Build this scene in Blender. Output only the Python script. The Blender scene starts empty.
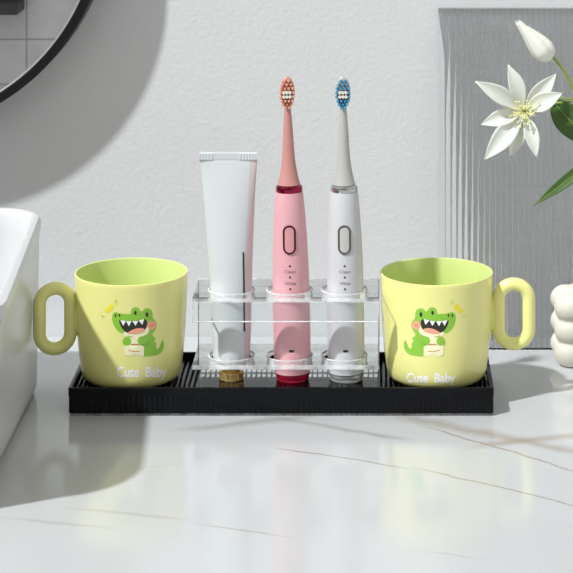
import bpy, bmesh, math, random
from mathutils import Vector, Matrix
from mathutils.geometry import delaunay_2d_cdt
random.seed(4)
C = bpy.context.scene.collection
S = 0.01                       # everything below is written in centimetres
PI = math.pi
# ---- the camera of the photograph, used to read sizes off it ----
F, VX, VY, CD, CH = 2200.0, 375.0, -280.0, 176.0, 55.7
def at(px, py, Y):
    s = F / (CD + Y)
    return Vector(((px - VX) / s, Y, CH - (py - VY) / s))

# =============== materials ===============
def newmat(name):
    m = bpy.data.materials.new(name); m.use_nodes = True
    nt = m.node_tree; nt.nodes.clear()
    out = nt.nodes.new('ShaderNodeOutputMaterial')
    return m, nt, out
def N(nt, t, **kw):
    n = nt.nodes.new(t)
    for k, v in kw.items():
        if k in n.inputs: n.inputs[k].default_value = v
        else: setattr(n, k, v)
    return n
def pbr(name, col, rough=0.4, metal=0.0, bump=0.0, bscale=300.0, coat=0.0, vary=0.0, sss=0.0, trans=0.0, ior=1.5, spec=None):
    m, nt, out = newmat(name)
    b = N(nt, 'ShaderNodeBsdfPrincipled')
    b.inputs['Base Color'].default_value = (*col, 1)
    b.inputs['Roughness'].default_value = rough
    b.inputs['Metallic'].default_value = metal
    b.inputs['IOR'].default_value = ior
    b.inputs['Coat Weight'].default_value = coat
    b.inputs['Transmission Weight'].default_value = trans
    if spec is not None: b.inputs['Specular IOR Level'].default_value = spec
    if sss:
        b.inputs['Subsurface Weight'].default_value = sss
        b.inputs['Subsurface Scale'].default_value = 0.01
    tc = N(nt, 'ShaderNodeTexCoord')
    no = N(nt, 'ShaderNodeTexNoise'); no.inputs['Scale'].default_value = bscale; no.inputs['Detail'].default_value = 4
    nt.links.new(tc.outputs['Object'], no.inputs['Vector'])
    if vary:
        mx = N(nt, 'ShaderNodeMix', data_type='RGBA')
        mx.inputs[6].default_value = (*[c * (1 - vary) for c in col], 1)
        mx.inputs[7].default_value = (*[min(1, c * (1 + vary)) for c in col], 1)
        nt.links.new(no.outputs['Fac'], mx.inputs[0]); nt.links.new(mx.outputs[2], b.inputs['Base Color'])
    if bump:
        bp = N(nt, 'ShaderNodeBump'); bp.inputs['Strength'].default_value = bump; bp.inputs['Distance'].default_value = 0.001
        nt.links.new(no.outputs['Fac'], bp.inputs['Height']); nt.links.new(bp.outputs['Normal'], b.inputs['Normal'])
    nt.links.new(b.outputs[0], out.inputs[0])
    return m
def srgb(r, g, b):
    f = lambda c: (c / 255 / 12.92) if c <= 10 else (((c / 255) + .055) / 1.055) ** 2.4
    return (f(r), f(g), f(b))
def clear_sheet(name, tint=(.965, .975, .975), rough=0.03, blend=0.08, white=0.0, ior=1.36):
    """thin clear plastic: transparent body with a Fresnel gloss (and optionally a milky share for sawn edges)"""
    m, nt, out = newmat(name)
    tr = N(nt, 'ShaderNodeBsdfTransparent'); tr.inputs[0].default_value = (*tint, 1)
    gl = N(nt, 'ShaderNodeBsdfGlossy'); gl.inputs['Roughness'].default_value = rough; gl.inputs[0].default_value = (1, 1, 1, 1)
    fr = N(nt, 'ShaderNodeFresnel'); fr.inputs[0].default_value = ior
    mx = N(nt, 'ShaderNodeMixShader')
    nt.links.new(fr.outputs[0], mx.inputs[0]); nt.links.new(tr.outputs[0], mx.inputs[1]); nt.links.new(gl.outputs[0], mx.inputs[2])
    last = mx
    if white:
        df = N(nt, 'ShaderNodeBsdfDiffuse'); df.inputs[0].default_value = (.93, .94, .94, 1)
        no = N(nt, 'ShaderNodeTexNoise'); no.inputs['Scale'].default_value = 120
        tc = N(nt, 'ShaderNodeTexCoord'); nt.links.new(tc.outputs['Object'], no.inputs['Vector'])
        mr = N(nt, 'ShaderNodeMapRange'); mr.inputs[1].default_value = .35; mr.inputs[2].default_value = .65
        mr.inputs[3].default_value = white * .7; mr.inputs[4].default_value = min(1, white * 1.3)
        nt.links.new(no.outputs['Fac'], mr.inputs[0])
        m2 = N(nt, 'ShaderNodeMixShader')
        nt.links.new(mr.outputs[0], m2.inputs[0]); nt.links.new(mx.outputs[0], m2.inputs[1]); nt.links.new(df.outputs[0], m2.inputs[2])
        last = m2
    nt.links.new(last.outputs[0], out.inputs[0])
    return m

M = {}
M['cup'] = pbr('lime_plastic', srgb(238, 235, 150), .28, vary=.02, bscale=20, coat=.2)
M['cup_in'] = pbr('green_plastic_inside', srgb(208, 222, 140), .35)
M['handle'] = pbr('lime_plastic_handle', srgb(238, 236, 150), .3, coat=.2)
for k, c in dict(p_green=(141, 198, 62), p_dark=(45, 45, 30), p_cream=(250, 247, 200), p_pink=(248, 168, 140),
                 p_cheek=(250, 190, 140), p_white=(255, 255, 255), p_red=(205, 120, 70), p_yellow=(240, 225, 60), p_pale=(190, 222, 105),
                 p_grey=(120, 110, 112), p_greydark=(40, 36, 38), p_fold=(118, 178, 48)).items():
    M[k] = pbr('ink_' + k[2:], srgb(*c), .45)
M['pink'] = pbr('pink_plastic', srgb(224, 168, 174), .3, vary=.01, bscale=30)
M['pink_neck'] = pbr('pink_neck_plastic', srgb(198, 140, 134), .38)
M['pink_btn'] = pbr('pink_button', srgb(210, 150, 152), .35)
M['white'] = pbr('white_plastic', srgb(204, 204, 207), .3, vary=.01, bscale=30)
M['white_neck'] = pbr('greige_neck_plastic', srgb(182, 182, 176), .38)
M['white_btn'] = pbr('greige_button', srgb(190, 189, 184), .35)
M['ring_pink'] = pbr('rose_metal', srgb(150, 40, 70), .12, 1.0)
M['ring_chrome'] = pbr('chrome', srgb(190, 190, 188), .12, 1.0)
M['foot_pink'] = pbr('red_translucent_plastic', srgb(175, 25, 55), .08, trans=.5)
M['foot_white'] = pbr('smoky_translucent_plastic', srgb(190, 190, 190), .08, trans=.6)
M['b_orange'] = pbr('orange_bristle', srgb(222, 160, 130), .6)
M['b_blue'] = pbr('blue_bristle', srgb(70, 150, 185), .6)
M['b_white'] = pbr('white_bristle', srgb(225, 222, 208), .6)
M['tube'] = pbr('white_tube', srgb(208, 213, 214), .33, vary=.01, bscale=15)
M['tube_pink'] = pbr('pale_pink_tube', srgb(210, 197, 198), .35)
M['black'] = pbr('black_ink', (.015, .013, .014), .4)
M['gold'] = pbr('gold_cap', srgb(240, 208, 135), .26, .9, vary=.1, bscale=200)
M['tray'] = pbr('black_acrylic', (.004, .0045, .006), .18, vary=.15, bscale=80, spec=.16)
M['clear'] = clear_sheet('clear_acrylic')
M['edge'] = clear_sheet('clear_acrylic_edge', white=.38, rough=.1)
M['edge_bright'] = clear_sheet('clear_acrylic_thin_edge', white=.75, rough=.1)
M['strip'] = clear_sheet('clear_ribbed_strip', white=.3, rough=.15, tint=(.7, .72, .72))
M['ceramic'] = pbr('glazed_ceramic', srgb(203, 204, 204), .25, vary=.01, bscale=5)
M['vase'] = pbr('matt_cream_ceramic', srgb(212, 208, 196), .55, bump=.2, bscale=400)
M['petal'] = pbr('petal', srgb(232, 233, 222), .5, vary=.05, bscale=150, sss=.15)
M['stamen'] = pbr('stamen', srgb(232, 230, 172), .5)
M['leaf'] = pbr('leaf', srgb(62, 94, 36), .4, vary=.25, bscale=90)
M['stem'] = pbr('stem', srgb(140, 160, 70), .5, vary=.1, bscale=90)
M['frame'] = pbr('black_frame', (.007, .008, .0075), .4, spec=.25)
M['silver'] = pbr('silver_lip', srgb(225, 228, 230), .2, 1.0)
M['mirror'] = pbr('mirror_glass', (.86, .87, .88), .01, 1.0)
M['shelf_black'] = pbr('dark_shelf', srgb(60, 60, 62), .5)

def wall_mat(name, col):
    m, nt, out = newmat(name)
    b = N(nt, 'ShaderNodeBsdfPrincipled'); b.inputs['Roughness'].default_value = .75; b.inputs['Specular IOR Level'].default_value = .25
    tc = N(nt, 'ShaderNodeTexCoord')
    n1 = N(nt, 'ShaderNodeTexNoise'); n1.inputs['Scale'].default_value = 230; n1.inputs['Detail'].default_value = 5
    n2 = N(nt, 'ShaderNodeTexNoise'); n2.inputs['Scale'].default_value = 5; n2.inputs['Detail'].default_value = 3
    for n in (n1, n2): nt.links.new(tc.outputs['Object'], n.inputs['Vector'])
    mx = N(nt, 'ShaderNodeMix', data_type='RGBA')
    mx.inputs[6].default_value = (*[c * .94 for c in col], 1); mx.inputs[7].default_value = (*[c * 1.05 for c in col], 1)
    nt.links.new(n2.outputs['Fac'], mx.inputs[0]); nt.links.new(mx.outputs[2], b.inputs['Base Color'])
    bp = N(nt, 'ShaderNodeBump'); bp.inputs['Strength'].default_value = .2; bp.inputs['Distance'].default_value = .002
    nt.links.new(n1.outputs['Fac'], bp.inputs['Height']); nt.links.new(bp.outputs['Normal'], b.inputs['Normal'])
    nt.links.new(b.outputs[0], out.inputs[0])
    return m
M['wall'] = wall_mat('stucco_wall', (.705, .715, .725))

def tile_mat():
    m, nt, out = newmat('grey_wall_tiles')
    b = N(nt, 'ShaderNodeBsdfPrincipled'); b.inputs['Roughness'].default_value = .5
    tc = N(nt, 'ShaderNodeTexCoord'); mp = N(nt, 'ShaderNodeMapping')
    mp.inputs['Rotation'].default_value = (PI / 2, 0, 0); mp.inputs['Location'].default_value = (.015, .02, 0)
    nt.links.new(tc.outputs['Object'], mp.inputs[0])
    br = N(nt, 'ShaderNodeTexBrick'); br.offset = 0
    br.inputs['Scale'].default_value = 1; br.inputs['Brick Width'].default_value = .16; br.inputs['Row Height'].default_value = .105
    br.inputs['Mortar Size'].default_value = .0025; br.inputs['Mortar Smooth'].default_value = .4
    br.inputs['Color1'].default_value = (.82, .82, .82, 1); br.inputs['Color2'].default_value = (.72, .72, .73, 1); br.inputs['Mortar'].default_value = (.45, .45, .46, 1)
    nt.links.new(mp.outputs[0], br.inputs['Vector'])
    no = N(nt, 'ShaderNodeTexNoise'); no.inputs['Scale'].default_value = 14; nt.links.new(tc.outputs['Object'], no.inputs['Vector'])
    mx = N(nt, 'ShaderNodeMix', data_type='RGBA', blend_type='MULTIPLY'); mx.inputs[0].default_value = .35
    nt.links.new(br.outputs['Color'], mx.inputs[6]); nt.links.new(no.outputs['Fac'], mx.inputs[7]); nt.links.new(mx.outputs[2], b.inputs['Base Color'])
    nt.links.new(b.outputs[0], out.inputs[0]); return m
M['tile'] = tile_mat()

def marble():
    m, nt, out = newmat('white_marble')
    b = N(nt, 'ShaderNodeBsdfPrincipled'); b.inputs['Roughness'].default_value = .13; b.inputs['IOR'].default_value = 1.75
    L = nt.links.new
    tc = N(nt, 'ShaderNodeTexCoord'); sp = N(nt, 'ShaderNodeSeparateXYZ'); L(tc.outputs['Object'], sp.inputs[0])
    wn = N(nt, 'ShaderNodeTexNoise'); wn.inputs['Scale'].default_value = 9; wn.inputs['Detail'].default_value = 7; wn.inputs['Roughness'].default_value = .62
    L(tc.outputs['Object'], wn.inputs['Vector'])
    def mth(op, a, c=None, cl=False):
        n = N(nt, 'ShaderNodeMath', operation=op); n.use_clamp = cl
        for i, v in enumerate((a, c)):
            if v is None: continue
            if isinstance(v, (int, float)): n.inputs[i].default_value = v
            else: L(v, n.inputs[i])
        return n.outputs[0]
    warp = mth('MULTIPLY', mth('SUBTRACT', wn.outputs['Fac'], .5), 1.0)
    cloud = N(nt, 'ShaderNodeTexNoise'); cloud.inputs['Scale'].default_value = 6; cloud.inputs['Detail'].default_value = 4
    L(tc.outputs['Object'], cloud.inputs['Vector'])
    base = N(nt, 'ShaderNodeMix', data_type='RGBA')
    base.inputs[6].default_value = (*BASE_LO, 1); base.inputs[7].default_value = (*BASE_HI, 1)
    L(cloud.outputs['Fac'], base.inputs[0])
    col = base.outputs[2]
    X, Y = sp.outputs[0], sp.outputs[1]
    # veins run across the slab: two ends, half width, strength, colour, how much they wander
    for (p0, p1, w, st, vc, wob) in VEINS:
        (x0, y0), (x1, y1) = p0, p1
        dx, dy = x1 - x0, y1 - y0; ln = math.hypot(dx, dy); ux, uy = dx / ln, dy / ln
        rx, ry = mth('SUBTRACT', X, x0), mth('SUBTRACT', Y, y0)
        dist = mth('ADD', mth('MULTIPLY', rx, -uy), mth('MULTIPLY', ry, ux))
        dist = mth('ABSOLUTE', mth('ADD', dist, mth('MULTIPLY', warp, wob)))
        al = mth('ADD', mth('MULTIPLY', rx, ux), mth('MULTIPLY', ry, uy))
        k = mth('SUBTRACT', 1.0, mth('DIVIDE', dist, w), True)
        e0 = mth('DIVIDE', al, .03, True); e1 = mth('DIVIDE', mth('SUBTRACT', ln, al), .03, True)
        k = mth('MULTIPLY', mth('MULTIPLY', k, mth('MULTIPLY', e0, e1)), mth('MULTIPLY', cloud.outputs['Fac'], 2 * st), True)
        mx = N(nt, 'ShaderNodeMix', data_type='RGBA'); mx.inputs[7].default_value = (*vc, 1)
        L(k, mx.inputs[0]); L(col, mx.inputs[6]); col = mx.outputs[2]
    L(col, b.inputs['Base Color']); L(b.outputs[0], out.inputs[0]); return m
BASE_LO, BASE_HI = (.49, .505, .51), (.56, .575, .585)
def gp(px, py):
    s = (py - VY) / CH; return ((px - VX) / s * S, (F / s - CD) * S)
brown, greyv = (.33, .27, .20), (.30, .29, .27)
VEINS = [
 (gp(170, 432), gp(330, 414), .010, .7, greyv, .03), (gp(255, 415), gp(420, 440), .006, .5, greyv, .03),
 (gp(265, 446), gp(420, 470), .0018, .9, brown, .02), (gp(410, 466), gp(600, 512), .0018, .9, brown, .02),
 (gp(380, 412), gp(600, 455), .012, .55, brown, .04), (gp(460, 448), gp(600, 430), .010, .6, brown, .03),
 (gp(420, 424), gp(600, 478), .0022, .8, brown, .03),
 (gp(-10, 516), gp(120, 530), .004, .4, greyv, .02), (gp(190, 522), gp(300, 540), .0018, .8, brown, .015),
 (gp(60, 508), gp(200, 520), .004, .4, brown, .02), (gp(400, 550), gp(500, 560), .002, .35, brown, .02),
 (gp(120, 470), gp(200, 462), .002, .35, greyv, .02)]
M['marble'] = marble()

def fluted_mat():
    m, nt, out = newmat('fluted_glass')
    b = N(nt, 'ShaderNodeBsdfPrincipled'); b.inputs['Base Color'].default_value = (.96, .965, .97, 1)
    b.inputs['Transmission Weight'].default_value = 1; b.inputs['Roughness'].default_value = .03; b.inputs['IOR'].default_value = 1.45
    nt.links.new(b.outputs[0], out.inputs[0]); return m
M['fluted'] = fluted_mat()

# =============== mesh helpers ===============
def build(name, vf, mats, parent=None, origin=(0, 0, 0), smooth=True, bevel=0, mods=()):
    verts, faces = vf[0], vf[1]; mi = vf[2] if len(vf) > 2 else None
    o0 = Vector(origin)
    me = bpy.data.meshes.new(name)
    me.from_pydata([((Vector(v) - o0) * S)[:] for v in verts], [], faces)
    for m in (mats if isinstance(mats, (list, tuple)) else [mats]): me.materials.append(m)
    if mi:
        for p, i in zip(me.polygons, mi): p.material_index = i
    bm = bmesh.new(); bm.from_mesh(me); bmesh.ops.remove_doubles(bm, verts=bm.verts, dist=1e-7)
    bmesh.ops.recalc_face_normals(bm, faces=bm.faces); bm.to_mesh(me); bm.free()
    ob = bpy.data.objects.new(name, me); C.objects.link(ob)
    if parent: ob.parent = parent
    else: ob.location = o0 * S
    if parent:
        ob.location = (o0 * S) - PORG.get(parent.name, Vector((0, 0, 0)))
    PORG[ob.name] = o0 * S
    if smooth:
        for p in me.polygons: p.use_smooth = True
        try: me.set_sharp_from_angle(angle=math.radians(38))
        except Exception: pass
    if bevel:
        bv = ob.modifiers.new('bevel', 'BEVEL'); bv.width = bevel * S; bv.segments = 3; bv.limit_method = 'ANGLE'; bv.angle_limit = math.radians(40)
    return ob
PORG = {}
def thing(name, label, cat, loc, group=None):
    o = bpy.data.objects.new(name, None); C.objects.link(o); o.location = Vector(loc) * S
    o.empty_display_size = .02
    PORG[o.name] = Vector(loc) * S
    o['label'] = label; o['category'] = cat
    if group: o['group'] = group
    return o
def tag(o, label, cat, group=None):
    o['label'] = label; o['category'] = cat
    if group: o['group'] = group
    return o
def box(x0, x1, y0, y1, z0, z1):
    v = [(x, y, z) for z in (z0, z1) for y in (y0, y1) for x in (x0, x1)]
    return v, [(0, 2, 3, 1), (4, 5, 7, 6), (0, 1, 5, 4), (2, 6, 7, 3), (0, 4, 6, 2), (1, 3, 7, 5)]
def join(*parts):
    V, Fc, MI = [], [], []
    for p in parts:
        n = len(V); V += [tuple(v) for v in p[0]]; Fc += [tuple(i + n for i in f) for f in p[1]]
        MI += (p[2] if len(p) > 2 else [0] * len(p[1]))
    return V, Fc, MI
def loft(rings, cap0=True, cap1=True, closed=True):
    n = len(rings[0]); V = [tuple(p) for r in rings for p in r]; Fc = []
    for k in range(len(rings) - 1):
        for i in range(n if closed else n - 1):
            j = (i + 1) % n
            Fc.append((k * n + i, k * n + j, (k + 1) * n + j, (k + 1) * n + i))
    if cap0: Fc.append(tuple(range(n))[::-1])
    if cap1: Fc.append(tuple((len(rings) - 1) * n + i for i in range(n)))
    return V, Fc
def lathe(prof, cx=0, cy=0, z0=0, n=64, cap0=True, cap1=True):
    return loft([[(cx + r * math.cos(2 * PI * i / n), cy + r * math.sin(2 * PI * i / n), z0 + z) for i in range(n)] for r, z in prof], cap0, cap1)
def sweep(pts, rad, n=12, closed=False, flat=1.0, up=None):
    pts = [Vector(p) for p in pts]; rings = []
    m = len(pts)
    prev = None
    for i, p in enumerate(pts):
        if closed: t = (pts[(i + 1) % m] - pts[i - 1])
        else: t = pts[min(i + 1, m - 1)] - pts[max(i - 1, 0)]
        t.normalize()
        if up is not None: a = Vector(up)
        else:
            a = prev if prev else (Vector((0, 0, 1)) if abs(t.z) < .9 else Vector((0, 1, 0)))
        b = t.cross(a).normalized(); a2 = b.cross(t).normalized(); prev = a2
        r = rad[i] if isinstance(rad, (list, tuple)) else rad
        rings.append([p + r * (math.cos(2 * PI * k / n) * b + flat * math.sin(2 * PI * k / n) * a2) for k in range(n)])
    if closed: rings.append(rings[0]); return loft(rings, False, False)
    return loft(rings)
def interp(prof, z):
    for (r0, z0), (r1, z1) in zip(prof, prof[1:]):
        if z1 > z0 and z0 <= z <= z1: return r0 + (r1 - r0) * (z - z0) / (z1 - z0)
    return prof[-1][0] if z > prof[-1][1] else prof[0][0]
def catmull(P, k=6, closed=True):
    out = []; n = len(P)
    rng = range(n) if closed else range(n - 1)
    for i in rng:
        g = lambda j: Vector(P[j % n]) if closed else Vector(P[max(0, min(n - 1, j))])
        p0, p1, p2, p3 = g(i - 1), g(i), g(i + 1), g(i + 2)
        for s in range(k):
            t = s / k
            out.append(.5 * ((2 * p1) + (p2 - p0) * t + (2 * p0 - 5 * p1 + 4 * p2 - p3) * t * t + (3 * p1 - p0 - 3 * p2 + p3) * t ** 3))
    if not closed: out.append(Vector(P[-1]))
    return out
def fill2d(poly, step):
    """triangulate a 2-D outline with inner points so that it can be wrapped on a curved surface"""
    pts = [Vector((p[0], p[1])) for p in poly]
    n = len(pts); edges = [(i, (i + 1) % n) for i in range(n)]
    xs = [p.x for p in pts]; ys = [p.y for p in pts]
    allp = list(pts)
    x = min(xs) + step / 2
    while x < max(xs):
        y = min(ys) + step / 2
        while y < max(ys):
            allp.append(Vector((x, y))); y += step
        x += step
    v, e, f, *_ = delaunay_2d_cdt(allp, edges, [list(range(n))], 1, 1e-6)
    return [(p.x, p.y) for p in v], [tuple(q) for q in f]
def ell(cx, cy, rx, ry, n=28, rot=0):
    c, s = math.cos(rot), math.sin(rot)
    return [(cx + rx * math.cos(2 * PI * i / n) * c - ry * math.sin(2 * PI * i / n) * s, cy + rx * math.cos(2 * PI * i / n) * s + ry * math.sin(2 * PI * i / n) * c) for i in range(n)]
def stroke(P, w):
    pts = [Vector(p) for p in P]; L_, R_ = [], []
    for i, p in enumerate(pts):
        t = (pts[min(i + 1, len(pts) - 1)] - pts[max(0, i - 1)]).normalized(); nn = Vector((-t.y, t.x)) * w / 2
        L_.append(p + nn); R_.append(p - nn)
    return L_ + R_[::-1]
def text_mesh(s, bold=0.0):
    cu = bpy.data.curves.new('lettering', 'FONT'); cu.body = s; cu.size = 1; cu.offset = bold; cu.resolution_u = 4
    ob = bpy.data.objects.new('lettering', cu); C.objects.link(ob)
    bpy.context.view_layer.update()
    me = bpy.data.meshes.new_from_object(ob)
    bm = bmesh.new(); bm.from_mesh(me); bmesh.ops.triangulate(bm, faces=bm.faces)
    bmesh.ops.subdivide_edges(bm, edges=[e for e in bm.edges if e.calc_length() > .12], cuts=2)
    bmesh.ops.triangulate(bm, faces=bm.faces)
    V = [(v.co.x, v.co.y) for v in bm.verts]; Fc = [tuple(v.index for v in f.verts) for f in bm.faces]
    bm.free(); bpy.data.objects.remove(ob); bpy.data.meshes.remove(me); bpy.data.curves.remove(cu)
    xs = [v[0] for v in V]; ys = [v[1] for v in V]
    x0, x1, y0, y1 = min(xs), max(xs), min(ys), max(ys)
    return [((x - x0) / (x1 - x0), (y - y0) / (y1 - y0)) for x, y in V], Fc    # in a unit box

# =============== the room ===============
def struct(name, vf, m, **kw):
    o = build(name, vf, m, smooth=False, **kw); o['kind'] = 'structure'; return o
struct('wall_back', box(-110, 70, 23, 30, -90, 110), M['wall'])
struct('wall_front', box(-230, 160, -312, -300, -90, 130), M['tile'])
struct('floor', box(-230, 160, -312, 30, -96, -90), pbr('floor_tile', (.42, .41, .40), .4, vary=.05, bscale=6))
top = build('worktop', box(-90, 65, -52, 23, -4, 0), M['marble'], smooth=False, bevel=.3)
tag(top, 'white marble worktop with soft brown veins, under the tray and basin', 'countertop')
cab = thing('vanity_cabinet', 'white vanity cabinet carrying the marble worktop', 'cabinet', (-12, -12, -90))
cm = pbr('white_lacquer', (.7, .7, .7), .4)
build('carcass', box(-88, 63, -48, 21, -90, -4), cm, cab, (-12, -12, -90), smooth=False)
for k in range(3):
    d = build('door', box(-87 + 50 * k, -38.5 + 50 * k, -50, -48, -84, -6), cm, cab, (-62.7 + 50 * k, -49, -45), smooth=False, bevel=.2)
    build('handle', box(-42 + 50 * k, -41 + 50 * k, -52, -50, -40, -28), M['frame'], d, (-41.5 + 50 * k, -51, -34), smooth=False, bevel=.2)

# mirror
MY = 19.0
mc = at(-113.9, -87, MY); MR = 19.67
mir = thing('round_mirror', 'round wall mirror in a deep black frame with a thin silver lip', 'mirror', (mc.x, 23, mc.z))
def ylathe(prof, c, n=128, closedprof=True):
    rings = []
    for i in range(n):
        a = 2 * PI * i / n
        rings.append([(c.x + r * math.cos(a), y, c.z + r * math.sin(a)) for r, y in prof])
    rings.append(rings[0])
    return loft(rings, False, False, closed=closedprof)
build('frame', ylathe([(MR, 23), (MR, MY + .15), (MR - .15, MY), (MR - .75, MY), (MR - .85, MY + .15), (MR - .85, 23)], mc), M['frame'], mir, (mc.x, 23, mc.z))
build('inner_lip', ylathe([(MR - .85, MY + .15), (MR - .85, 22), (MR - 1.0, 22), (MR - .98, MY + .3)], mc), M['silver'], mir, (mc.x, 22, mc.z))
gl = loft([[(mc.x + r * math.cos(2 * PI * i / 128), y, mc.z + r * math.sin(2 * PI * i / 128)) for i in range(128)] for r, y in ((MR - .95, 22), (MR - .95, MY + .36))])
build('glass', gl, M['mirror'], mir, (mc.x, 21, mc.z), smooth=False)

# wall shelf on the far side of the room, seen in the mirror
sh = thing('wall_shelf', 'dark wall shelf on grey tiles, seen only as a reflection in the round mirror', 'shelf', (-88, -298, -12))
build('board', box(-100, -82, -300, -290, -12, -9.5), M['shelf_black'], sh, (-90, -295, -11), smooth=False, bevel=.2)
build('back_rail', box(-100, -82, -300, -298, -9.5, -4), M['shelf_black'], sh, (-90, -299, -6), smooth=False)

# =============== basin ===============
def rrect(x0, x1, y0, y1, rad, z, n=10):
    """corner radii: front right, back right, back left, front left"""
    pts = []
    for (cx, cy, a0, r) in ((x1, y0, -PI / 2, rad[0]), (x1, y1, 0, rad[1]), (x0, y1, PI / 2, rad[2]), (x0, y0, PI, rad[3])):
        r = max(r, .05)
        ox = cx - r if cx == x1 else cx + r; oy = cy + r if cy == y0 else cy - r
        for k in range(n + 1):
            a = a0 + PI / 2 * k / n; pts.append((ox + r * math.cos(a), oy + r * math.sin(a), z))
    return pts
def basin_ring(ins, z, out=0):
    R = [6.5, 4.0, 6, 10]
    f = z / 14.3
    P = rrect(-76 + ins, -27.95 - ins, -24.0 - 1.3 * f + ins, 9.6 + 1.4 * f - ins, [max(.3, r - ins) for r in R], z)
    def bulge(x, y):
        t = max(0, min(1, (4.5 - y) / 14)); return x + (1.7 * f * t * t * (3 - 2 * t) if x > -50 else 0)
    return [(bulge(x, y), y, z) for x, y, z in P]
rings = [basin_ring(.7, 0.0), basin_ring(.62, .2), basin_ring(.25, .3), basin_ring(.05, .6), basin_ring(0, 1.4), basin_ring(0, 4), basin_ring(0, 7), basin_ring(0, 10), basin_ring(0, 12.6),
         basin_ring(-.12, 13.4), basin_ring(-.12, 13.95), basin_ring(.05, 14.25), basin_ring(.3, 14.3), basin_ring(.6, 14.2), basin_ring(.8, 13.9), basin_ring(1.0, 12.5), basin_ring(1.4, 8), basin_ring(2.2, 4), basin_ring(3.5, 2.2), basin_ring(6, 1.6), basin_ring(11, 1.4)]
bs = build('vessel_basin', loft(rings), M['ceramic'], None, (-50, -6, 0))
tag(bs, 'glossy white ceramic vessel basin standing on the marble worktop', 'sink')

# =============== fluted glass panel ===============
px0, px1, yb, yf, pt = 5.65, 31.0, 19.2, 18.8, 29.7
prof = [(px0, yb), (px0, yf), (px0 + .6, yf)]
x = px0 + .6
while x < px1 - .6:
    for k in range(1, 13): prof.append((x + .5 * k / 12, yf - .26 * math.sqrt(max(0, 1 - (2 * k / 12 - 1) ** 2)) ** 1.2))
    x += .5
prof += [(px1, yf), (px1, yb)]
pan = build('fluted_glass_panel', loft([[(a, b, .0) for a, b in prof], [(a, b + 3.75, pt) for a, b in prof]]), M['fluted'], None, (18, 19, 0))
tag(pan, 'clear pane of vertically fluted glass leaning on the wall behind the white lily', 'glass panel')

# =============== tray ===============
TZ, TF = 2.25, 1.8
tx0, tx1, ty0, ty1 = -24.56, 9.52, 0.0, 10.2
tray = thing('serving_tray', 'long black fluted acrylic tray holding the cups and toothbrush rack', 'tray', (-7.5, 5, 0))
to = (-7.5, 5, 0)
def fluted_loop(x0, x1, y0, y1, z, pitch, depth):
    """rounded-corner outline with shallow flutes"""
    P = []
    def side(ax, ay, bx, by, nx, ny):
        L_ = math.hypot(bx - ax, by - ay); n = int(L_ / pitch)
        for i in range(n * 6):
            t = i / (n * 6); w = abs(math.sin(PI * t * n)) * depth
            P.append((ax + (bx - ax) * t - nx * (depth - w), ay + (by - ay) * t - ny * (depth - w), z))
    r = .25
    side(x0 + r, y0, x1 - r, y0, 0, -1)
    P.append((x1 - r * .3, y0 + r * .3, z)); side(x1, y0 + r, x1, y1 - r, 1, 0)
    P.append((x1 - r * .3, y1 - r * .3, z)); side(x1 - r, y1, x0 + r, y1, 0, 1)
    P.append((x0 + r * .3, y1 - r * .3, z)); side(x0, y1 - r, x0, y0 + r, -1, 0)
    P.append((x0 + r * .3, y0 + r * .3, z))
    return P
def inner_loop(z, i): return rrect(tx0 + i, tx1 - i, ty0 + i, ty1 - i, [.2] * 4, z, 6)
rimv = loft([inner_loop(1.6, .0), inner_loop(TZ - .05, .0), inner_loop(TZ, .06), inner_loop(TZ, .24), inner_loop(TZ - .06, .3), inner_loop(1.6, .3)], False, False)
build('rim', rimv, M['tray'], tray, to)
# ribbed floor: ridges run front to back
prof = []; x = tx0 + .28
while x < tx1 - .3:
    prof += [(x, 1.55), (x + .10, TF - .03), (x + .16, TF), (x + .26, TF), (x + .32, TF - .03)]; x += .42
prof.append((tx1 - .28, 1.55))
base = [(tx1 - .28, 1.3), (tx0 + .28, 1.3)]
fl = loft([[(a, ty0 + .28, b) for a, b in prof + base], [(a, ty1 - .28, b) for a, b in prof + base]])
# lift the floor above the side-wall cap
build('ribbed_floor', ([(v[0], v[1], v[2] if v[2] < 1.4 else v[2]) for v in fl[0]], fl[1]), M['tray'], tray, to)
bl = loft([fluted_loop(tx0 + .2, tx1 - .2, ty0 + .15, ty1 - .15, z, .42, .05) for z in (0, .22)])
build('clear_foot_strip', bl, M['strip'], tray, to)['label'] = 'clear ribbed strip under the black tray'
# hollow the wall block: it must end under the floor, so rebuild it as a ring
def ring_walls():
    o_lo = fluted_loop(tx0, tx1, ty0, ty1, .22, .42, .05); o_hi = [(a, b, 2.12) for a, b, c in o_lo]
    sx = lambda p: (max(tx0 + .2, min(tx1 - .2, p[0])), max(ty0 + .2, min(ty1 - .2, p[1])))
    i_hi = [(*sx(p), 2.12) for p in o_lo]; i_lo = [(*sx(p), .22) for p in o_lo]
    return loft([o_lo, o_hi, i_hi, i_lo, o_lo], False, False)
build('side_wall', ring_walls(), M['tray'], tray, to)
build('bottom_plate', box(tx0 + .2, tx1 - .2, ty0 + .2, ty1 - .2, .22, 1.35), M['tray'], tray, to, smooth=False)

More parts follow.
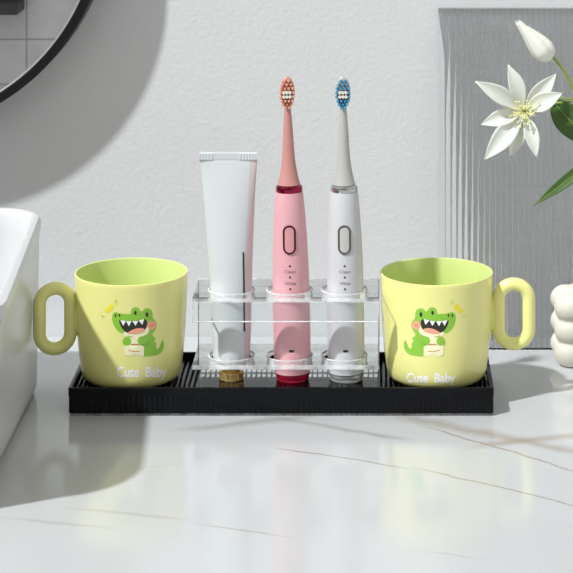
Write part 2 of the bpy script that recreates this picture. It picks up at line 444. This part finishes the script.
# =============== acrylic rack ===============
RX0, RX1, RY0, RY1 = -14.65, .32, .45, 6.5
HX, HY, HR = (-11.70, -6.97, -2.50), 3.3, 1.85
rack = thing('toothbrush_rack', 'clear acrylic rack with three round holes standing on the black tray', 'rack', ((RX0 + RX1) / 2, 3.5, TF))
ro = ((RX0 + RX1) / 2, 3.5, TF)
def holed_plate(z0, z1, front_lip=None):
    n = 48; cells = []; V, Fc, MI = [], [], []
    def add(vs, mi):
        k = len(V); V.extend(vs); Fc.append(tuple(range(k, k + len(vs)))); MI.append(mi)
    xb = [RX0, (HX[0] + HX[1]) / 2, (HX[1] + HX[2]) / 2, RX1]
    for h in range(3):
        xa, xc, cx = xb[h], xb[h + 1], HX[h]
        angs = sorted([2 * PI * i / n for i in range(n)] + [math.atan2(b - HY, a - cx) % (2 * PI) for a in (xa, xc) for b in (RY0, RY1)])
        circ, rect = [], []
        for a in angs:
            c, s = math.cos(a), math.sin(a); t = 1e9
            if c > 1e-9: t = min(t, (xc - cx) / c)
            if c < -1e-9: t = min(t, (xa - cx) / c)
            if s > 1e-9: t = min(t, (RY1 - HY) / s)
            if s < -1e-9: t = min(t, (RY0 - HY) / s)
            circ.append((cx + HR * c, HY + HR * s)); rect.append((cx + t * c, HY + t * s))
        m = len(angs)
        for i in range(m):
            j = (i + 1) % m
            for z in (z0, z1): add([(*circ[i], z), (*rect[i], z), (*rect[j], z), (*circ[j], z)], 0)
            add([(*circ[i], z0), (*circ[j], z0), (*circ[j], z1), (*circ[i], z1)], 1)
            # outer edge faces
            a, b = rect[i], rect[j]
            for ax, val in ((0, RX0), (0, RX1), (1, RY0), (1, RY1)):
                if abs(a[ax] - val) < 1e-6 and abs(b[ax] - val) < 1e-6: add([(*a, z0), (*b, z0), (*b, z1), (*a, z1)], 1)
    return V, Fc, MI
def edged_box(x0, x1, y0, y1, z0, z1, big):
    """big: axis index of the clear faces, all other faces are sawn edges"""
    v, f = box(x0, x1, y0, y1, z0, z1); ax = [2, 2, 1, 1, 0, 0]
    return v, f, [0 if a == big else 1 for a in ax]
Z_UP, Z_LO = 9.3, 3.96
E2 = [M['clear'], M['edge']]
build('upper_shelf', holed_plate(Z_UP - .3, Z_UP), E2, rack, ro, smooth=False)
build('lower_shelf', holed_plate(Z_LO - .36, Z_LO), E2, rack, ro, smooth=False)
build('front_lip', edged_box(RX0, RX1, RY0 - .02, RY0 + .2, Z_UP - 1.85, Z_UP - .3, 1), [M['clear'], M['edge_bright']], rack, ro, smooth=False)
lipz = Z_UP - 1.85
build('lip_edge', sweep([(RX0 + .03, RY0 - .02, Z_UP - .3), (RX0 + .03, RY0 - .02, lipz), (RX1 - .03, RY0 - .02, lipz), (RX1 - .03, RY0 - .02, Z_UP - .3)], .05, 8), M['edge_bright'], rack, ro)
build('side_edge', sweep([(RX0, RY1 + .12, TF + .2), (RX0, RY1 + .12, Z_UP)], .05, 8), M['edge_bright'], rack, ro)
build('side_edge', sweep([(RX1, RY1 + .12, TF + .2), (RX1, RY1 + .12, Z_UP)], .05, 8), M['edge_bright'], rack, ro)
build('back_panel', edged_box(RX0, RX1, RY1, RY1 + .25, TF, Z_UP, 1), E2, rack, ro, smooth=False)
build('base_plate', edged_box(RX0 + .3, RX1 - .1, RY0, RY1, TF, TF + .2, 2), E2, rack, ro, smooth=False)
for nm, zz in (('upper_hole_rim', Z_UP), ('lower_hole_rim', Z_LO)):
    for hx in HX:
        pts = [(hx + HR * math.cos(2 * PI * i / 48), HY + HR * math.sin(2 * PI * i / 48), zz) for i in range(48)]
        build(nm, sweep(pts, .07, 8, closed=True), M['edge'], rack, (hx, HY, zz))
PZ = TF + .2      # top of the base plate

# =============== toothbrushes ===============
BP = [(1.30, 0.0), (1.36, .1), (1.30, .2), (1.40, .45), (1.42, .6)]
HP = [(1.36, .60), (1.47, .68), (1.50, 1.2), (1.52, 4), (1.51, 7), (1.47, 9.5), (1.40, 11.5), (1.28, 13.5), (1.16, 15.0), (1.10, 15.3)]
def brush(name, label, hx, kind, tilt, foot, body, neck, ring, btn, tuft, ringcol):
    loc = (hx + (.27 if kind == 'p' else .16), HY, PZ); o = thing(name, label, 'toothbrush', loc, 'electric toothbrushes in the rack')
    P_ = lambda n, vf, m, par=o, **k: _loc(build(n, vf, m, None, (0, 0, 0), **k), par)
    def _loc(ob, par): ob.parent = par; ob.location = (0, 0, 0); return ob
    P_('foot', lathe(BP), foot)
    hd = P_('handle', lathe(HP), body)
    P_('metal_band', lathe([(1.05, 15.3), (1.10, 15.38), (1.08, 15.72), (.9, 15.86)]), ring)
    nk = [(.80, 15.82), (.92, 15.88), (.86, 16.1), (.74, 16.6), (.63, 17.2), (.53, 18), (.46, 19), (.41, 20.1), (.34, 21.1), (.27, 22.0), (.26, 22.3)]
    P_('neck', lathe(nk, n=40), neck)
    # oval head plate, facing the front
    hc = Vector((0, 0, 23.35)); rings = []
    for y, k in ((.36, .72), (.30, .93), (.16, 1.0), (-.04, 1.0), (-.14, .9)):
        rings.append([(.60 * k * math.cos(2 * PI * i / 40), y, hc.z + (1.30 * k) * math.sin(2 * PI * i / 40)) for i in range(40)])
    head = P_('brush_head', loft(rings), neck)
    rows = [(-1.05, [-.12, .12]), (-.80, [-.26, 0, .26]), (-.54, [-.34, -.11, .13, .36]), (-.22, [-.42, -.2, 0, .2, .42]), (.1, [-.42, -.2, 0, .2, .42]), (.42, [-.38, -.13, .13, .38]), (.72, [-.28, 0, .28]), (1.0, [-.14, .14])]
    for z, xs in rows:
        for x_ in xs:
            mid = abs(z) < .3 and abs(x_) < .3
            L_ = .82 if mid else .78 + random.uniform(-.08, .08)
            q = Vector((x_ * 1.08, -.1, hc.z + z * .97)); e = q + Vector((x_ * .18, -L_, z * .10))
            b = build('bristle_tuft', sweep([q, e - Vector((0, -.05, 0)), e], [.09, .115, .085] if not mid else [.1, .14, .12], 8), M['b_white'] if mid else tuft, None)
            b.parent = head; b.location = (0, 0, 0)
            if mid: b['label'] = 'white bristle tuft at the middle of the head'
    fr = lambda u, z, off: (u, -math.sqrt(max(.01, (interp(HP, z) + off) ** 2 - u * u)), z)
    # button
    zc, hw, hh = zbtn = (11.65, .46, 1.1)
    def stad(hw, hh, n=16):
        return [(hw * math.cos(a), (hh - hw) + hw * math.sin(a)) for a in [PI * i / n for i in range(n + 1)]] + [(hw * math.cos(a), -(hh - hw) + hw * math.sin(a)) for a in [PI + PI * i / n for i in range(n + 1)]]
    pts = [fr(u, zc + w, .03) for u, w in stad(hw, hh)]
    P_('button_ring', sweep(pts, .075, 8, closed=True), ringcol)
    v, f = fill2d(stad(hw - .09, hh - .09), .14)
    P_('button', ([fr(a, zc + b, .05) for a, b in v], f), btn)
    # lamps, lettering, charging port
    dots = []
    for z in (9.55, 8.65, 7.7):
        v, f = fill2d(ell(0, z, .085, .085, 14), .2); dots.append(([fr(a, b, .015) for a, b in v], f))
    P_('indicator_dots', join(*dots), M['p_greydark'])
    for s, z in (('Clean', 9.1), ('White', 8.15)):
        v, f = text_mesh(s); w, h = .9, .26
        P_('lettering', ([fr((a - .5) * w, z + (b - .5) * h, .012) for a, b in v], f), M['p_grey'])
    v, f = fill2d([(-.2, 2.58), (.2, 2.58), (.2, 2.78), (-.2, 2.78)], .1)
    P_('charging_port', ([fr(a, b, .014) for a, b in v], f), M['black'])
    o.rotation_euler = (0, math.radians(-tilt), 0)
    return o
brush('electric_toothbrush', 'pink electric toothbrush with orange bristles standing in the middle rack hole', HX[1], 'p', 1.1, M['foot_pink'], M['pink'], M['pink_neck'], M['ring_pink'], M['pink_btn'], M['b_orange'], pbr('dark_rose_ring', srgb(88, 40, 50), .2, .8))
brush('electric_toothbrush', 'white electric toothbrush with blue bristles standing beside the pink one', HX[2], 'w', .65, M['foot_white'], M['white'], M['white_neck'], M['ring_chrome'], M['white_btn'], M['b_blue'], pbr('steel_ring', srgb(110, 112, 108), .2, .8))

# =============== toothpaste tube ===============
tb = thing('toothpaste_tube', 'white toothpaste tube standing on its gold cap in the rack', 'toothpaste tube', (HX[0], HY, PZ))
tl = (HX[0], HY, PZ); tcx = HX[0]
def rib_ring(r, z, n=72, d=.04):
    return [(tcx + (r - (d if i % 4 < 2 else 0)) * math.cos(2 * PI * i / n), HY + (r - (d if i % 4 < 2 else 0)) * math.sin(2 * PI * i / n), z) for i in range(n)]
build('cap', loft([rib_ring(.88, PZ), rib_ring(1.0, PZ + .06), rib_ring(1.0, PZ + .6), rib_ring(.92, PZ + .68), rib_ring(.72, PZ + .74), rib_ring(.74, PZ + 1.05), rib_ring(.84, PZ + 1.1), rib_ring(.84, PZ + 1.45), rib_ring(.6, PZ + 1.5)]), M['gold'], tb, tl)['label'] = 'gold screw cap'
prf = [(3.35, .75, .75, 0), (3.45, 1.1, 1.1, 0), (3.65, 1.45, 1.45, 0), (4.0, 1.52, 1.5, 0), (6, 1.60, 1.45, 0), (9.4, 1.69, 1.38, -.03), (12, 1.82, 1.2, -.08), (15, 1.98, .88, -.14), (17, 2.10, .62, -.18), (18.6, 2.22, .36, -.2), (19.5, 2.30, .2, -.22), (19.85, 2.34, .13, -.24)]
NT = 96; V, Fc, MI = [], [], []
rg = []
for z, a, b, sx in prf:
    p = 2.0
    rg.append([(tcx + sx + a * math.cos(2 * PI * i / NT), HY + b * math.sin(2 * PI * i / NT), z) for i in range(NT)])
v, f = loft(rg, True, True)
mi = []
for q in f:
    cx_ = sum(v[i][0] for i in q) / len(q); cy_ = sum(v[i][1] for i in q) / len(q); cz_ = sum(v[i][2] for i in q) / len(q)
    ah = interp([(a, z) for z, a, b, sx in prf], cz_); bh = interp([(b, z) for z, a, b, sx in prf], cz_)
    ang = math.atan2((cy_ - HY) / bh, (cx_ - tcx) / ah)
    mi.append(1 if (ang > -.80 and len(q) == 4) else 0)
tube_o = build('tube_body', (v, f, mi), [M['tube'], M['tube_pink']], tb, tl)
# crimped seal with its embossed ribs
cx = tcx - .24; hw = 2.38; V = []
zs = [19.8, 19.95, 20.35, 20.5]
top_prof = []
n = 120; ringsF = []
for z, th, e in ((19.8, .10, 0), (19.9, .16, 0), (20.38, .16, 0), (20.46, .12, .05)):
    fpts, bpts = [], []
    for i in range(n + 1):
        x_ = -hw + e + (2 * hw - 2 * e) * i / n
        rib = .03 if (i % 6 < 3 and not (28 < i < 82) and 19.85 < z < 20.42) else 0
        box_ = .03 if (28 < i < 82 and i not in (29, 81) and 19.85 < z < 20.42) else 0
        fpts.append((cx + x_, HY - th - rib + box_ * .6, z)); bpts.append((cx + x_, HY + th, z))
    ringsF.append(fpts + bpts[::-1])
build('crimped_seal', loft(ringsF), M['tube'], tb, tl, smooth=False)
fx = lambda u, z, off: (tcx + interp([(sx, zz) for zz, a, b, sx in prf], z) + u, HY - interp([(b, zz) for zz, a, b, sx in prf], z) * math.sqrt(max(.02, 1 - (u / interp([(a, zz) for zz, a, b, sx in prf], z)) ** 2)) - off, z)
v, f = fill2d([(1.06, 6.15), (1.19, 6.15)] + [(1.19, 6.15 + 6.4 * k / 30) for k in range(1, 31)] + [(1.06, 12.55 - 6.4 * k / 30) for k in range(0, 30)], .3)
build('printed_stripe', ([fx(a, b, .03) for a, b in v], f), M['black'], tb, tl)['label'] = 'thin black vertical stripe'

# =============== cups ===============
CY = 4.6
OUT = [(3.25, 0), (3.55, .03), (3.82, .17), (4.0, .45), (4.12, .9), (4.2, 1.5), (4.32, 2.5), (4.46, 4.4), (4.56, 6.6), (4.62, 8.3), (4.64, 8.55)]
INN = [(4.62, 8.64), (4.56, 8.66), (4.48, 8.62), (4.44, 8.5), (4.36, 6.6), (4.26, 4.4), (4.12, 2.5), (3.95, 1.1), (3.5, .45), (2.5, .3)]
def cup(px_c, side, cx, label):
    z0 = TF
    o = thing('toddler_cup', label, 'cup', (cx, CY, z0), 'lime green handled cups on the tray')
    og = (cx, CY, z0)
    v, f = lathe(OUT + INN, cx, CY, z0, 96); nO = len(OUT) + 1
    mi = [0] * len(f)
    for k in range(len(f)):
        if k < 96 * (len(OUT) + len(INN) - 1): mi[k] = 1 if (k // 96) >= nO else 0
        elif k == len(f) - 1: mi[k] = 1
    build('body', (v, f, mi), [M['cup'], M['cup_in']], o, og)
    # handle: an oblong ring
    hx, hz, w, h = cx + side * (6.34 if side > 0 else 6.22), z0 + 5.15, 1.25, 2.46
    yaw = math.radians(13) if side < 0 else 0
    def turn(x_, y_, z_): return (cx + (x_ - cx) * math.cos(yaw) - (y_ - CY) * math.sin(yaw), CY + (x_ - cx) * math.sin(yaw) + (y_ - CY) * math.cos(yaw), z_)
    turn_dir = (-math.sin(yaw), math.cos(yaw), 0)
    path = [(w * math.cos(a), (h - w) + w * math.sin(a)) for a in [PI * i / 20 for i in range(21)]] + [(w * math.cos(a), -(h - w) + w * math.sin(a)) for a in [PI + PI * i / 20 for i in range(21)]]
    ln = []
    for i in range(len(path)):
        a, b = Vector(path[i]), Vector(path[(i + 1) % len(path)])
        k = max(1, int((b - a).length / .25)); ln += [a + (b - a) * t / k for t in range(k)]
    build('handle', sweep([turn(hx + a, CY, hz + b) for a, b in ln], .52, 20, closed=True, flat=1.0, up=turn_dir), M['handle'], o, og)
    def bridge():
        xa, xb_ = cx + side * 3.9, hx - side * 1.25
        rr = []
        for t in (0, .35, .7, 1):
            X_ = xa + (xb_ - xa) * t; a = .42; hz_ = 1.5
            rr.append([(X_, CY + a * math.cos(q), hz + hz_ * math.sin(q)) for q in [2 * PI * i / 32 for i in range(32)]])
        return loft(rr)
    # keep the bridge outside the cup wall only
    bv = bridge(); bvv = []
    for (x_, y_, z_) in bv[0]:
        r_ = interp(OUT, z_ - z0) - .12
        if abs(x_ - cx) < r_: x_ = cx + side * math.sqrt(r_ ** 2 - (y_ - CY) ** 2)
        bvv.append(turn(x_, y_, z_))
    build('handle_joint', (bvv, bv[1]), M['handle'], o, og)
    def surf(px, py, off):
        y = CY - 4.4
        for _ in range(6):
            s = F / (CD + y); X_ = (px - VX) / s; Z_ = CH - (py - VY) / s
            r = interp(OUT, Z_ - z0) + off; y = CY - math.sqrt(max(.2, r * r - (X_ - cx) ** 2))
        return (X_, y, Z_)
    # print coordinates are read on the first cup, mirrored for the second
    def px(q):
        a = 100 + q[0] / 8.186; b = 295 + q[1] / 8.186
        if side > 0: a = 404 + (163.8 - a)
        return a, b
    def layer(shapes, name, lab=None):
        parts, mats = [], []
        for k, (poly, mat, off, sm) in enumerate(shapes):
            if sm: poly = catmull([Vector(p) for p in poly], 5)
            v, f = fill2d([px(p) for p in poly], 2.2)
            if M[mat] not in mats: mats.append(M[mat])
            parts.append(([surf(a, b, off) for a, b in v], f, [mats.index(M[mat])] * len(f)))
        ob = build(name, join(*parts), mats, o, og)
        if lab: ob['label'] = lab
    o1, o2, o3, o4 = .012, .022, .032, .042
    G = [(100, 175), (108, 150), (130, 140), (165, 150), (210, 156), (250, 152), (256, 122), (274, 104), (295, 100), (316, 108), (330, 130), (345, 135), (362, 116), (392, 109), (418, 122), (430, 150), (432, 185), (452, 212), (463, 245), (452, 285), (430, 318), (436, 340), (456, 352), (450, 368), (444, 376), (460, 400), (458, 425), (478, 440), (492, 410), (510, 372), (522, 388), (522, 430), (505, 465), (470, 490), (420, 500), (362, 500), (335, 470), (305, 400), (290, 330), (230, 330), (190, 318), (150, 298), (118, 258), (102, 215)]
    croc = [(G, 'p_green', o1, True),
            ([(190, 315), (215, 300), (260, 318), (320, 312), (365, 285), (388, 245), (398, 262), (402, 290), (388, 318), (350, 338), (322, 346), (312, 372), (318, 405), (250, 410), (252, 372), (245, 348), (215, 340)], 'p_cream', o2, True),
            ([(196, 418), (210, 409), (340, 409), (361, 425), (361, 500), (222, 500), (200, 488)], 'p_cream', o3, False),
            ([(158, 206), (200, 214), (270, 214), (335, 206), (366, 196), (384, 215), (385, 248), (374, 275), (350, 295), (300, 308), (232, 310), (195, 290), (170, 255)], 'p_dark', o3, True),
            ([(228, 314), (245, 296), (280, 279), (320, 271), (352, 274), (368, 288), (345, 303), (290, 318)], 'p_pink', o4, True),
            (ell(289, 146, 10, 17), 'p_dark', o3, False), (ell(384, 160, 11, 20), 'p_dark', o3, False),
            (ell(127, 168, 6, 12), 'p_dark', o3, False), (ell(159, 167, 6, 12), 'p_dark', o3, False),
            (ell(422, 248, 34, 37), 'p_pink', o3, False),
            (ell(415, 250, 4, 12), 'p_red', o4, False), (ell(432, 248, 4, 10), 'p_red', o4, False),
            ([(185, 385), (198, 352), (226, 342), (252, 365), (250, 398), (226, 415), (196, 408)], 'p_green', o3, True),
            ([(308, 375), (330, 348), (372, 346), (400, 380), (380, 412), (330, 412)], 'p_green', o3, True),
            (stroke([(255, 403), (285, 406), (318, 403)], 7), 'p_red', o4, False), (stroke([(232, 452), (275, 463), (325, 462)], 6), 'p_red', o4, False),
            (stroke([(225, 333), (250, 340), (272, 342)], 6), 'p_green', o4, False), (stroke([(335, 405), (370, 400), (392, 378)], 5), 'p_fold', o4, False)]
    for T in (((166, 206), (212, 214), (190, 252)), ((214, 214), (258, 215), (236, 256)), ((266, 215), (312, 212), (290, 253)), ((316, 209), (362, 197), (346, 244))):
        croc.append((T, 'p_white', o4, False))
    layer(croc, 'crocodile_print', 'green laughing crocodile printed on the cup')
    layer([([(36, 132), (60, 100), (88, 70), (118, 92), (95, 125), (64, 150)], 'p_yellow', o1, False),
           (stroke([(122, 78), (122, 50), (130, 36), (134, 70), (148, 60), (140, 84)], 5), 'p_pale', o1, False),
           (stroke([(8, 160), (22, 170), (14, 184), (32, 172), (46, 182)], 6), 'p_pale', o1, False)], 'candy_print', 'small yellow wrapped sweet printed on the cup')
    tx = (117.0, 167.0, 366.5, 380.5) if side < 0 else (406.5, 455.5, 373.0, 385.5)
    v, f = text_mesh('Cute  Baby', .03)
    build('lettering', ([surf(tx[0] + a * (tx[1] - tx[0]), tx[3] - b * (tx[3] - tx[2]), o1) for a, b in v], f), M['p_white'], o, og)
    return o
cup(131.5, -1, -20.0, 'lime green plastic cup whose printed crocodile faces left, its oblong handle beside the basin')
cup(436.5, 1, 5.05, 'lime green plastic cup whose printed crocodile faces right, its oblong handle before the fluted glass')

# =============== vase and lily ===============
vx, vy = 17.6, 15.0
parts = []
def ball(cx, cy, cz, r):
    v, f = [], []
    n, m = 24, 16
    for j in range(m + 1):
        th = PI * j / m
        for i in range(n): v.append((cx + r * math.sin(th) * math.cos(2 * PI * i / n), cy + r * math.sin(th) * math.sin(2 * PI * i / n), max(0, cz - r * .92 * math.cos(th))))
    for j in range(m):
        for i in range(n): f.append((j * n + i, j * n + (i + 1) % n, (j + 1) * n + (i + 1) % n, (j + 1) * n + i))
    return v, f
for k in range(3):
    z = 1.15 + 1.93 * k
    for a, dz, q0, r_ in ((165, .4, 1.1, 1.3), (238, -.05, 1.2, 1.5), (330, .25, 1.0, 1.4), (70, .4, 1.0, 1.4)):
        q = math.radians(a)
        parts.append(ball(vx + q0 * math.cos(q), vy + q0 * math.sin(q), z + dz, r_))
parts.append(lathe([(1.4, 0), (1.4, 6.0), (1.1, 6.5), (.5, 6.6)], vx, vy, 0, 32))
vase = build('lobed_vase', join(*parts)[:2], M['vase'], None, (vx, vy, 0))
rm = vase.modifiers.new('remesh', 'REMESH'); rm.mode = 'VOXEL'; rm.voxel_size = .0011; rm.use_smooth_shade = True
sm_ = vase.modifiers.new('smooth', 'SMOOTH'); sm_.iterations = 5; sm_.factor = .5
tag(vase, 'cream white ceramic vase of stacked round lobes below the lily', 'vase')

LY = 13.0
lily = thing('white_lily', 'white lily with one open bloom, a bud and green leaves, beside the fluted glass', 'flower', (vx, vy, 7.0))
lo = (vx, vy, 7.0)
fc = at(524, 110, LY)
main = catmull([Vector((vx, vy, 6.6)), Vector((18.6, 15, 11)), Vector((19.6, 14.2, 16)), Vector((19.0, 13.4, 21)), Vector((18.2, 13.1, 24))], 8, False)
st = build('stem', sweep(main, .16, 10), M['stem'], lily, lo)
def ribbon(pts, rad): return sweep(catmull([Vector(p) for p in pts], 8, False), rad, 10)
build('bud_stem', ribbon([(18.2, 13.1, 24), at(577, 95, 13), at(565, 72, 12.8), at(552, 56, 12.6)], .13), M['stem'], lily, lo)
build('flower_stem', ribbon([(18.3, 13.1, 23.2), at(573, 101, 13.2), at(550, 104, 13.4), at(530, 109, 13.3)], .10), M['stem'], lily, lo)
def blade(base, tip, wid, bend, cup_=.25, peak=.45, nrm=(0, -1, 0), sag=(0, 0, 0), n=18, m=8, point=1.0):
    """a lance-shaped blade from base to tip, curved towards BEND and hollow across"""
    b, t = Vector(base), Vector(tip); ax = (t - b).normalized(); nr = Vector(nrm); side = ax.cross(nr).normalized(); nr = side.cross(ax).normalized()
    V, Fc = [], []
    for i in range(n + 1):
        u = i / n
        w = wid / 2 * (math.sin(PI * min(1, (u / peak) * .5 + 0)) if u < peak else math.cos(PI / 2 * ((u - peak) / (1 - peak))) ** point)
        w = max(w, wid * (.10 if u < .5 else .012))
        c = b + (t - b) * u + nr * bend * math.sin(PI * u * .9) + Vector(sag) * math.sin(PI * u)
        for j in range(m + 1):
            s_ = -1 + 2 * j / m
            V.append(c + side * w * s_ + nr * (cup_ * w * (s_ * s_) - .03 * (1 - abs(s_)) * (w / wid) * 2))
    for i in range(n):
        for j in range(m): Fc.append((i * (m + 1) + j, i * (m + 1) + j + 1, (i + 1) * (m + 1) + j + 1, (i + 1) * (m + 1) + j))
    return V, Fc
def solid(ob, t):
    s_ = ob.modifiers.new('thickness', 'SOLIDIFY'); s_.thickness = t * S; return ob
bloom = build('bloom', lathe([(.1, -.3), (.35, -.2), (.42, 0), (.3, .15), (.1, .2)], 0, 0, 0, 20), M['stamen'], None)
for vtx in bloom.data.vertices:
    x_, y_, z_ = vtx.co; vtx.co = (x_, -z_, y_)
bloom.parent = lily; bloom.location = fc * S - PORG[lily.name]; PORG[bloom.name] = fc * S
tips = [(475, 81.5, 1.35, 11.6), (508, 64.6, 1.3, 12.6), (556, 74, 1.35, 12.2), (562.5, 93, 1.45, 11.5), (536.5, 158, 1.15, 12.2), (510, 157.5, 1.25, 12.6), (484, 160, 1.6, 11.5), (481, 124.5, 1.3, 12.2)]
for (a, b, w, ty) in tips:
    tp = at(a, b, ty); dirv = (tp - fc).normalized()
    solid(build('petal', blade(fc + dirv * .15 + Vector((0, -.05, 0)), tp, w * 1.08, .35, .35, .5, nrm=(.12, -1, .25)), M['petal'], bloom, fc), .04)
for k in range(26):
    a = 2 * PI * k / 26 + random.uniform(-.2, .2); L_ = random.uniform(.5, 1.5)
    e = fc + Vector((L_ * math.cos(a), -1.0 + random.uniform(-.2, .2), L_ * math.sin(a) * .9))
    mid = fc + Vector((L_ * .35 * math.cos(a), -.75, L_ * .3 * math.sin(a)))
    s_ = build('stamen', ribbon([fc + Vector((0, -.1, 0)), mid, e], .045), M['stamen'], bloom, fc)
    build('anther', sweep([e - Vector((math.sin(a), 0, -math.cos(a))) * .12, e, e + Vector((math.sin(a), 0, -math.cos(a))) * .12], [.04, .075, .04], 8), M['stamen'], s_, fc)
# bud: furled petals
b0, b1 = at(551, 59.5, 12.6), at(518.5, 23, 12.2); ax = (b1 - b0); Lb = ax.length; ax.normalize()
sd = ax.cross(Vector((0, 1, 0))).normalized(); nr = sd.cross(ax)
rings = []
for i in range(22):
    u = i / 21; r = interp([(.12, 0), (.62, .06), (.9, .16), (.98, .28), (.86, .45), (.62, .65), (.40, .82), (.27, .94), (.2, 1.0)], u)
    rings.append([b0 + ax * (u * Lb) + (sd * math.cos(q) + nr * math.sin(q)) * r * 1.08 * (1 - .2 * abs(math.cos(1.5 * q + 1.1 * u)) ** 10 - .03 * abs(math.cos(5 * q)) ** 3) for q in [2 * PI * k / 48 for k in range(48)]])
bud = build('bud', loft(rings), M['petal'], lily, b0)
for k, (da, db) in enumerate(((-.18, .1), (.02, -.06), (.16, .12))):
    tp = b1 + sd * da + ax * (.28 + .1 * (k == 1)) + nr * db
    solid(build('petal_tip', blade(b1 - ax * .9 + sd * da * .8 + nr * db * .5, tp, .34, .03, .4, .4, nrm=nr), M['petal'], bud, b1), .03)
# leaves
def leaf(base, tip, w, bend, nrm=(0, -1, .2), peak=.45):
    l = solid(build('leaf', blade(base, tip, w, bend, .3, peak, nrm), M['leaf'], lily, base), .04)
    b, t = Vector(base), Vector(tip); ax_ = (t - b).normalized(); n_ = ax_.cross(Vector(nrm)).normalized().cross(ax_).normalized()
    pts = [b + (t - b) * u + n_ * (bend * math.sin(PI * u * .9) + .05) for u in [i / 14 for i in range(14)]]
    build('midrib', sweep(pts, .035, 6), M['stem'], l, base)
    return l
leaf(at(549, 97, 13.6), at(598, 150, 13.2), 2.5, .3, nrm=(-.2, -1, .1), peak=.4)
leaf(at(596, 158, 14.0), at(533, 206, 11.8), 1.1, -.25, nrm=(.1, -1, .6), peak=.35)
build('leaf_stem', ribbon([(19.3, 13.8, 18), at(605, 158, 14), at(594, 159, 14)], .10), M['stem'], lily, lo)
build('leaf_stem', ribbon([(18.4, 13.1, 23), at(575, 99, 13.4), at(550, 98, 13.6)], .08), M['stem'], lily, lo)

# =============== light and camera ===============
w = bpy.data.worlds.new('daylight'); bpy.context.scene.world = w; w.use_nodes = True
bg = w.node_tree.nodes['Background']; bg.inputs[0].default_value = (1.0, .99, .97, 1); bg.inputs[1].default_value = .56
su = bpy.data.lights.new('sun', 'SUN'); su.energy = 3.95; su.angle = math.radians(2.2); su.color = (.965, .985, 1)
so = bpy.data.objects.new('sun', su); C.objects.link(so)
so.rotation_euler = Vector((.63, .50, -1)).to_track_quat('-Z', 'Y').to_euler(); so.location = (-2, -1.5, 3)
cam = bpy.data.cameras.new('camera'); co = bpy.data.objects.new('camera', cam); C.objects.link(co)
cam.sensor_width = 36; cam.sensor_fit = 'HORIZONTAL'; cam.lens = F / 573 * 36
cam.shift_x = -(VX - 286.5) / 573; cam.shift_y = -(286.5 - VY) / 573
co.location = (0, -CD * S, CH * S); co.rotation_euler = (PI / 2, 0, 0)
cam.clip_start = .05; cam.clip_end = 50
sc = bpy.context.scene; sc.camera = co
sc.view_settings.view_transform = 'Standard'; sc.view_settings.look = 'None'; sc.view_settings.exposure = 0; sc.view_settings.gamma = 1; sc.view_settings.use_curve_mapping = False
sc.cycles.max_bounces = 14; sc.cycles.transparent_max_bounces = 24; sc.cycles.transmission_bounces = 12
